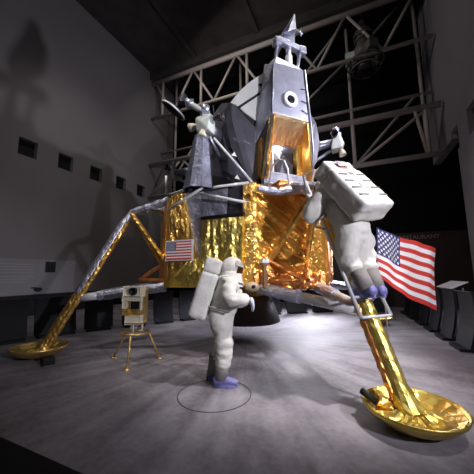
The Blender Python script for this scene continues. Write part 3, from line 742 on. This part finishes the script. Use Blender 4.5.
def pack(parent, c, up, back, H_=.66, W_=.50, D_=.24, flag=False):
    """life-support pack: main box, top oxygen unit, straps. up / back are unit vectors"""
    up = V(up).normalized(); bk = V(back); bk = (bk-up*bk.dot(up)).normalized(); sd = up.cross(bk)
    R = Matrix((sd, bk, up)).transposed(); c = V(c)
    def rounded(name, cc, sz, bev, m, par):
        bm = bmesh.new(); add_box(bm, (0, 0, 0), sz); bmesh.ops.bevel(bm, geom=bm.edges[:], offset=bev, segments=4, affect='EDGES', profile=.6)
        bmesh.ops.subdivide_edges(bm, edges=[e for e in bm.edges if e.calc_length() > .1], cuts=9, use_grid_fill=True)
        for v in bm.verts:
            h = noise.noise(v.co*6+cc)*.05 + (1-2*abs(noise.noise(v.co*11+cc)))*.022
            v.co = R @ (v.co*(1+h)) + cc
        return from_bm(name, bm, m, par, True)
    main = rounded('backpack', c, (W_, D_, H_), .06, M_SUITG, parent)
    rounded('oxygen_unit', c + up*(H_/2+.10) - bk*.0, (W_*.92, D_*.95, .22), .045, M_SUITG, main)
    for k in range(4):
        zz = -.5*H_ + .17 + k*.145
        for sx in (-1, 1):
            o = boxo('strap', c + up*zz + bk*(D_/2+.004) + sd*sx*(W_*.5-.11), (.15, .012, .018), M_GREYC, main, R, .003)
    boxo('label_patch', c + bk*(D_/2+.006) + up*(H_*.02-.03) , (.11, .008, .10), M_CREAM, main, R, .002)
    boxo('label_patch', c + bk*(D_/2+.006) + up*(H_*.34) , (.07, .008, .045), M_GREYC, main, R, .002)
    fo = c + up*(H_/2+.03) + bk*(D_*.95/2+.026) - sd*.10
    if flag:
        def sf(u, v): return fo + sd*(.20*u) + up*(.13*v), bk
        # hoist on the wearer's left as seen from behind
        flag_mesh('flag_patch', sf, FLAGM, main, nu=15, both=False, stars=True, thick=.006)
    return main

def helmet(parent, c, face, r=.155):
    f = V(face).normalized()
    bm = bmesh.new(); bmesh.ops.create_uvsphere(bm, u_segments=28, v_segments=20, radius=1)
    x, y = frame(f); upv = V((0, 0, 1)); upv = (upv-f*upv.dot(f)).normalized(); s = f.cross(upv)
    for v in bm.verts:
        p = v.co.copy()
        v.co = V(c) + f*p.x*r*1.06 + s*p.y*r*.98 + upv*p.z*r*1.1
    h = from_bm('helmet', bm, M_SUIT, parent, True)
    # gold visor, a curved shell over the lower front
    bm = bmesh.new(); G = []
    for j in range(9):
        el = math.radians(-46 + 62*j/8)
        row = []
        for i in range(15):
            az = math.radians(-62 + 124*i/14)
            d = f*math.cos(el)*math.cos(az) + s*math.cos(el)*math.sin(az) + upv*math.sin(el)
            row.append(bm.verts.new(V(c) + V((0, 0, 0)) + d*r*1.075 + f*.006))
        G.append(row)
    for j in range(8):
        for i in range(14): bm.faces.new((G[j][i], G[j][i+1], G[j+1][i+1], G[j+1][i]))
    bmesh.ops.solidify(bm, geom=bm.faces[:], thickness=.008)
    from_bm('visor', bm, M_VISOR, h, True)
    # hood flap over the visor
    bm = bmesh.new(); G = []
    for j in range(4):
        el = math.radians(14 + 30*j/3)
        G.append([bm.verts.new(V(c) + (f*math.cos(el)*math.cos(az) + s*math.cos(el)*math.sin(az) + upv*math.sin(el))*r*(1.15-.02*j)) for az in [math.radians(-75+150*i/14) for i in range(15)]])
    for j in range(3):
        for i in range(14): bm.faces.new((G[j][i], G[j][i+1], G[j+1][i+1], G[j+1][i]))
    bmesh.ops.solidify(bm, geom=bm.faces[:], thickness=.012)
    from_bm('visor_hood', bm, M_SUIT, h, True)
    return h

# --- figure walking on the floor (local +x = facing, -y = right)
P1 = thing('person', 'person in white spacesuit and backpack walking right on the floor under the lander', 'person', (2.52, -1.47, 0), math.radians(70))
vs = [(-.02, 0, .85), (.01, 0, 1.00), (.07, 0, 1.20), (.12, 0, 1.36), (.15, 0, 1.48),          # 0-4 pelvis..neck
      (.02, -.10, .76), (.05, -.12, .50), (.03, -.12, .32), (.03, -.12, .23),                 # 5-8 right leg
      (-.01, .10, .76), (.01, .11, .50), (-.06, .11, .35), (-.08, .11, .27),                  # 9-12 left leg
      (.11, -.20, 1.36), (.11, -.27, 1.26), (.17, -.31, 1.17), (.28, -.30, 1.18), (.40, -.27, 1.20),    # 13-17 right arm
      (.11, .20, 1.36), (.12, .27, 1.25), (.20, .30, 1.08), (.31, .27, 1.10), (.42, .22, 1.15)]
es = [(0, 1), (1, 2), (2, 3), (3, 4), (0, 5), (5, 6), (6, 7), (7, 8), (0, 9), (9, 10), (10, 11), (11, 12), (3, 13), (13, 14), (14, 15), (15, 16), (16, 17), (3, 18), (18, 19), (19, 20), (20, 21), (21, 22)]
rs = [(.20, .20), (.20, .21), (.19, .22), (.165, .19), .12, (.14, .14), .122, .115, .10, (.14, .14), .115, .11, .10, .125, .125, .115, .105, .08, .115, .11, .10, .092, .07]
skin('suit', vs, es, rs, M_SUIT, P1, sub=3, disp=.019, seed=1)
helmet(P1, (.165, 0, 1.625), (.97, 0, -.25), .155)
lathe('collar', [(.205, -.09), (.185, -.02), (.160, .06), (.145, .12), (.13, .12), (.15, .0), (.19, -.09)], M_SUIT, P1, n=28, org=(.145, 0, 1.47), axis=(.2, 0, 1))
lathe('neck_ring', [(.19, -.012), (.205, -.012), (.205, .012), (.19, .012)], M_ALU, P1, n=28, org=(.14, 0, 1.44), axis=(.3, 0, 1))
pack(P1, (-.245, 0, 1.24), (.30, 0, .955), (-.955, 0, .30), .66, .50, .25)
hand('right_glove', (.425, -.268, 1.19), (.30, .02, -.95), (.95, 0, .30), M_GLOVE, P1, .35)
hand('left_glove', (.445, .22, 1.145), (.30, -.1, -.9), (.9, 0, .3), M_GLOVE, P1, .35, True)
boot(P1, (-.10, -.13), (.23, -.15), 0.004, (.03, -.12, .35))
boot(P1, (-.22, .12), (.10, .15), 0.004, (-.08, .11, .36))
bm = bmesh.new(); add_box(bm, (.275, 0, 1.20), (.10, .26, .22), Matrix.Rotation(-.2, 3, 'Y'), .025)
cb = from_bm('chest_unit', bm, M_SUITG, P1)
for s in (-1, 1):
    tube('hose', [(.26, .09*s, 1.24), (.25, .24*s, 1.10), (.10, .29*s, 1.02), (-.10, .24*s, 1.06), (-.2, .2*s, 1.1)], .016, M_GREYC, P1, n=8)
    tube('harness_strap', [(.25, .10*s, 1.30), (.14, .15*s, 1.52), (.0, .15*s, 1.50), (-.14, .15*s, 1.42)], .014, M_SUITG, P1, n=6)
# round marking ring in the floor under the figure
bm = bmesh.new(); add_lathe(bm, [(.462, 0), (.475, 0), (.475, .004), (.462, .004)], 64, (2.83, -1.66, .001))
ring = from_bm('base_ring', bm, mat('ring_dark', (.075, .068, .07), .6), None)
tag(ring, 'thin dark ring set in the floor round the walking figure', 'ring')

# --- figure climbing the ladder, facing the lander
P2 = thing('person', 'person in white spacesuit climbing the ladder, seen from behind with large backpack', 'person', (3.90, 0, 1.245), PI)
vs = [(.22, 0, .85), (.29, 0, .99), (.44, 0, 1.17), (.58, 0, 1.34), (.66, 0, 1.45),
      (.21, -.12, .76), (.21, -.13, .46), (.14, -.11, .34), (.11, -.10, .27),
      (.21, .12, .76), (.21, .14, .46), (.14, .12, .34), (.11, .11, .27),
      (.56, -.21, 1.36), (.62, -.31, 1.24), (.69, -.37, 1.06), (.74, -.31, 1.18), (.775, -.25, 1.32),
      (.54, .23, 1.38), (.58, .33, 1.24), (.66, .37, 1.03), (.74, .31, 1.17), (.775, .25, 1.32)]
rs = [(.21, .22), (.20, .22), (.19, .22), (.17, .20), .12, (.17, .17), .15, .128, .115, (.17, .17), .145, .125, .112, .135, .135, .125, .10, .07, .14, .14, .13, .10, .07]
skin('suit', vs, es, rs, M_SUIT, P2, sub=3, disp=.021, seed=5)
helmet(P2, (.73, 0, 1.58), (.95, 0, .1), .155)
pack(P2, (.135, 0, 1.32), (.60, .15, .79), (-.80, 0, .59), .74, .56, .30, flag=True)
hand('right_glove', (.79, -.235, 1.375), (.35, .15, .9), (-.7, .3, .2), M_GLOVE, P2, .75)
hand('left_glove', (.79, .235, 1.375), (.35, -.15, .9), (-.7, -.3, .2), M_GLOVE, P2, .75, True)
boot(P2, (-.12, -.075), (.20, -.07), 0.0, (.09, -.10, .31), .058)
boot(P2, (-.12, .085), (.20, .08), 0.0, (.09, .11, .31), .058)
for s in (-1, 1):
    tube('hose', [(.42, .27*s, 1.10), (.55, .33*s, 1.0), (.62, .30*s, .95), (.5, .25*s, .9)], .016, M_GREYC, P2, n=8)
    tube('harness_strap', [(.24, .17*s, 1.62), (.42, .17*s, 1.62), (.62, .15*s, 1.46)], .014, M_SUITG, P2, n=6)

# ------------------------------------------------------------------ big flag on its pole
FL = thing('flag', 'large United States flag hanging on a thin pole beyond the ladder', 'flag', (2.81, 1.50, 0))
fb = V((2.81, 1.50, 0))
A = V((2.80, 1.42, 2.36)); Bq = V((3.13, 2.55, 1.98)); Cq = V((2.97, 2.53, .84)); Dq = V((2.75, 1.43, 1.46))
def fsurf(u, v):
    def pt(u, v):
        p = bil([Dq, Cq, Bq, A], u, v)
        n = V((.95, -.3, 0)).normalized()
        return p + n*(.05*math.sin(u*9 + v*2.2)*(.3+u) + .025*math.sin(u*19 - v*3)) + V((0, 0, -.05*math.sin(PI*u)*(1-.3*v)))
    p = pt(u, v); e = 1e-3
    n = (pt(u+e, v)-p).cross(pt(u, v+e)-p).normalized()
    return p - fb, n
flag_mesh('cloth', fsurf, FLAGM, FL, nu=30, both=True, stars=True, thick=.006)
tube('pole', [(0, 0, 0), (-.05, -.01, 2.28)], .010, M_STEEL, FL, n=10)
lathe('pole_base', [(0, 0), (.10, 0), (.10, .015), (.03, .03), (0, .03)], M_STEEL, FL, n=20)

# ------------------------------------------------------------------ gold instrument on its tripod
TR = thing('instrument_on_tripod', 'small gold and ivory camera instrument on a gold tripod left of the lander', 'instrument', (1.12, -2.62, 0), 0)
tb = V((1.12, -2.62, 0))
feet = [(1.44, -2.73), (.66, -2.97), (1.0, -2.18)]
lathe('tripod_head', [(.225, .512), (.245, .512), (.25, .52), (.245, .535), (.225, .535), (.222, .52), (.225, .512)], M_BRASS, TR, n=24)
for fx, fy in feet:
    d = V((fx, fy, 0)) - tb; dd = d.normalized()
    l = tube('leg', [dd*.22 + V((0, 0, .53)), d + V((0, 0, .02))], [.022, .016], M_BRASS, TR, n=10)
    lathe('foot', [(0, 0), (.055, 0), (.055, .012), (.02, .03), (0, .03)], M_BRASS, l, n=16, org=d)
    tube('head_arm', [dd*.22 + V((0, 0, .525)), V((0, 0, .56))], .014, M_BRASS, TR, n=8)
    tube('head_post', [dd*.12 + V((0, 0, .54)), dd*.12 + V((0, 0, .68))], .016, M_IVORY, TR, n=8)
tube('neck', [(0, 0, .54), (0, 0, .68)], .03, M_ALU, TR, n=12)
fa = (CAM - tb); fa.z = 0; fa = Matrix.Rotation(math.radians(-30), 3, 'Z') @ fa.normalized(); fs = V((-fa.y, fa.x, 0))   # fa = front, fs = towards its right-hand neighbour
RT = Matrix((fs, fa, V((0, 0, 1)))).transposed()
def tbx(name, a, b, c, sz, m, par=TR, bev=.01): return boxo(name, RT @ V((a, b, c)), sz, m, par, RT, bev)
tbx('body', 0, -.04, .97, (.26, .24, .58), M_BRASS, bev=.02)
tbx('bracket', .0, 0, .68, (.26, .24, .02), M_IVORY)
tbx('upper_head', .01, .10, 1.24, (.32, .16, .15), M_IVORY, bev=.02)
tbx('front_plate', -.01, .125, 1.115, (.36, .05, .075), M_IVORY)
tbx('front_plate', -.14, .125, 1.02, (.08, .05, .14), M_IVORY)
tbx('mid_box', -.03, .09, .92, (.24, .09, .09), M_BRASS)
tbx('lower_box', .03, .11, .77, (.28, .10, .12), M_IVORY)
tbx('lower_box', -.11, .12, .88, (.10, .08, .08), M_BRASS)
tbx('dark_window', .06, .125, 1.01, (.15, .05, .13), M_BLACK)
tbx('window_rim', .06, .10, 1.01, (.19, .05, .17), M_IVORY)
lathe('lens', [(0, 0), (.05, 0), (.066, .0), (.066, .07), (.05, .07), (.045, .03), (0, .03)], M_BLACK, TR, n=20, org=RT @ V((.05, .17, 1.25)), axis=fa)
for k, (z0, z1, o_) in enumerate(((.70, .92, .0), (.93, 1.10, .03), (1.12, 1.31, .0))):
    q = [RT @ V((-.14-o_, y_, z_)) for y_, z_ in ((.06, z0), (-.16, z0), (-.16, z1), (.06, z1))]
    foil('side_foil', [q[1], q[0], q[3], q[2]], M_GOLD if k != 1 else M_COPPER, TR, .035, .02, seed=60+k, thick=.03)
kb = tag(boxo('kerb', (3.36, -3.72, .03), (2.6, .30, .06), M_BLACK, None, Matrix.Rotation(math.radians(44), 3, 'Z'), .01), 'black kerb edge on the floor in the lower left corner', 'kerb')
# small black box beside the left footpad
bx = thing('floor_lamp_housing', 'small black lamp housing on the floor beside the left footpad', 'lamp', (.62, -4.02, 0), .4)
boxo('housing', (0, 0, .07), (.24, .18, .12), M_BLACK, bx, None, .015)
boxo('base', (0, 0, .01), (.2, .14, .02), M_STEEL, bx)

# ------------------------------------------------------------------ space probe hanging in the far bay
pc = V((-1.97, 6.98, 11.71))
PB = thing('space_probe', 'dim grey space probe hanging in front of the dark window, top right', 'spacecraft', pc)
lathe('body', [(0, -.25), (.46, -.25), (.46, .18), (.30, .30), (.30, .55), (.26, .6), (.26, 1.05), (.17, 1.12), (.17, 1.6), (0, 1.6)], M_PROBE, PB, n=24)
for z, r in ((-.55, .78), (-.85, .62), (.62, .36), (1.05, .32), (.85, .40)):
    lathe('hoop', [(r-.025, z-.025), (r+.025, z-.025), (r+.025, z+.025), (r-.025, z+.025), (r-.025, z-.025)], M_PROBE, PB, n=32)
for k in range(8):
    a = 2*PI*k/8
    tube('strut', [(math.cos(a)*.44, math.sin(a)*.44, -.22), (math.cos(a)*.78, math.sin(a)*.78, -.55), (math.cos(a)*.62, math.sin(a)*.62, -.85)], .025, M_PROBE, PB, n=6)
for k in range(3):
    a = 2*PI*k/3 + 3.9
    boxo('instrument_box', (math.cos(a)*.58, math.sin(a)*.58, -.12), (.42, .42, .42), M_CREAM if k != 1 else M_PROBE, PB, Matrix.Rotation(a, 3, 'Z'), .02)
lathe('motor', [(.0, -.9), (.34, -.85), (.26, -.5), (.2, -.25)], M_BELL, PB, n=20)
tube('hanger', [(0, 0, 1.6), (0, 0, H-pc.z)], .012, M_PROBE, PB, n=6)

# ------------------------------------------------------------------ lights
def spot(name, loc, aim, power, size, blend=.5, col=(1, 1, 1), radius=.15):
    l = bpy.data.lights.new(name, 'SPOT'); l.energy = power; l.spot_size = math.radians(size); l.spot_blend = blend; l.color = col; l.shadow_soft_size = radius
    o = bpy.data.objects.new(name, l); COL.objects.link(o); o.location = loc
    o.rotation_euler = (V(aim)-V(loc)).to_track_quat('-Z', 'Y').to_euler(); return o
def area(name, loc, aim, power, sx, sy, col=(1, 1, 1)):
    l = bpy.data.lights.new(name, 'AREA'); l.energy = power; l.shape = 'RECTANGLE'; l.size = sx; l.size_y = sy; l.color = col
    o = bpy.data.objects.new(name, l); COL.objects.link(o); o.location = loc
    o.rotation_euler = (V(aim)-V(loc)).to_track_quat('-Z', 'Y').to_euler(); return o
COOL = (.88, .88, 1.0)
WARM = (1, .95, .90)
spot('key_lamp', (8.5, .1, 2.95), (2.0, -.1, 3.0), 1150, 92, .7, COOL, .10)
spot('figure_lamp', (6.3, 1.9, 8.2), (3.2, .45, 1.9), 2800, 34, .7, (1, .97, .95), .15)
spot('right_wall_lamp', hall(5.7, -1.31, 5.36), hall(-6.5, -1.0, 7.6), 1500, 75, .6, COOL, .08)
spot('under_fill_right', (-4.6, 5.2, 3.0), (.0, .9, 0), 1900, 80, .9, (.88, .88, 1), 1.0)  # added soft fill standing in for bounce under the lander
spot('under_fill_side', (-.8, 6.4, 3.2), (-1.0, -.8, 0), 2600, 75, .9, (.88, .88, 1), 1.0)  # second added fill from the side, thins out the bell's shadow
spot('ceiling_lamp', (4.2, 2.5, 12.5), (1.6, .3, 0), 4200, 26, 1., (1, .96, .95), 1.0)
spot('ceiling_lamp_left', (3.5, -5.5, 12.5), (.8, -1.9, 3.2), 2300, 30, .9, WARM, .6)
spot('wall_fill_right', hall(2.6, -1.5, 13), hall(WR, 1.6, 3.0), 2000, 42, .9, (.85, .85, 1), .3)  # added fill that lifts the right wall, no fixture there
pl_ = bpy.data.lights.new('cabin_lamp', 'POINT'); pl_.energy = 4; pl_.shadow_soft_size = .03; po_ = bpy.data.objects.new('cabin_lamp', pl_); COL.objects.link(po_); po_.location = (HX-.12, .02, 4.06)
area('foil_fill', (8.5, -6.0, 8.5), (1.5, -.5, 2.6), 60, 5, 4, WARM)  # added broad fill so the foil has something to reflect
spot('wall_fill_left', hall(-3.2, -1.5, 13.2), hall(WL, 2.2, 3.2), 700, 70, 1., (1, .88, .84), .5)  # added dim warm fill, brightens the lower left wall
area('truss_wash', hall(-3, 2.5, 12.5), hall(-1.5, 6.5, 9.5), 170, 7, .6, WARM)  # added fill that brightens the trusses

w = bpy.data.worlds.new('hall_dark'); SC.world = w; w.use_nodes = True
w.node_tree.nodes['Background'].inputs['Color'].default_value = (.9, .85, 1, 1)
w.node_tree.nodes['Background'].inputs['Strength'].default_value = .012

vsx = SC.view_settings
SC.display_settings.display_device = 'sRGB'
vsx.view_transform = 'Standard'; vsx.look = 'None'; vsx.exposure = 0; vsx.gamma = 1; vsx.use_curve_mapping = False
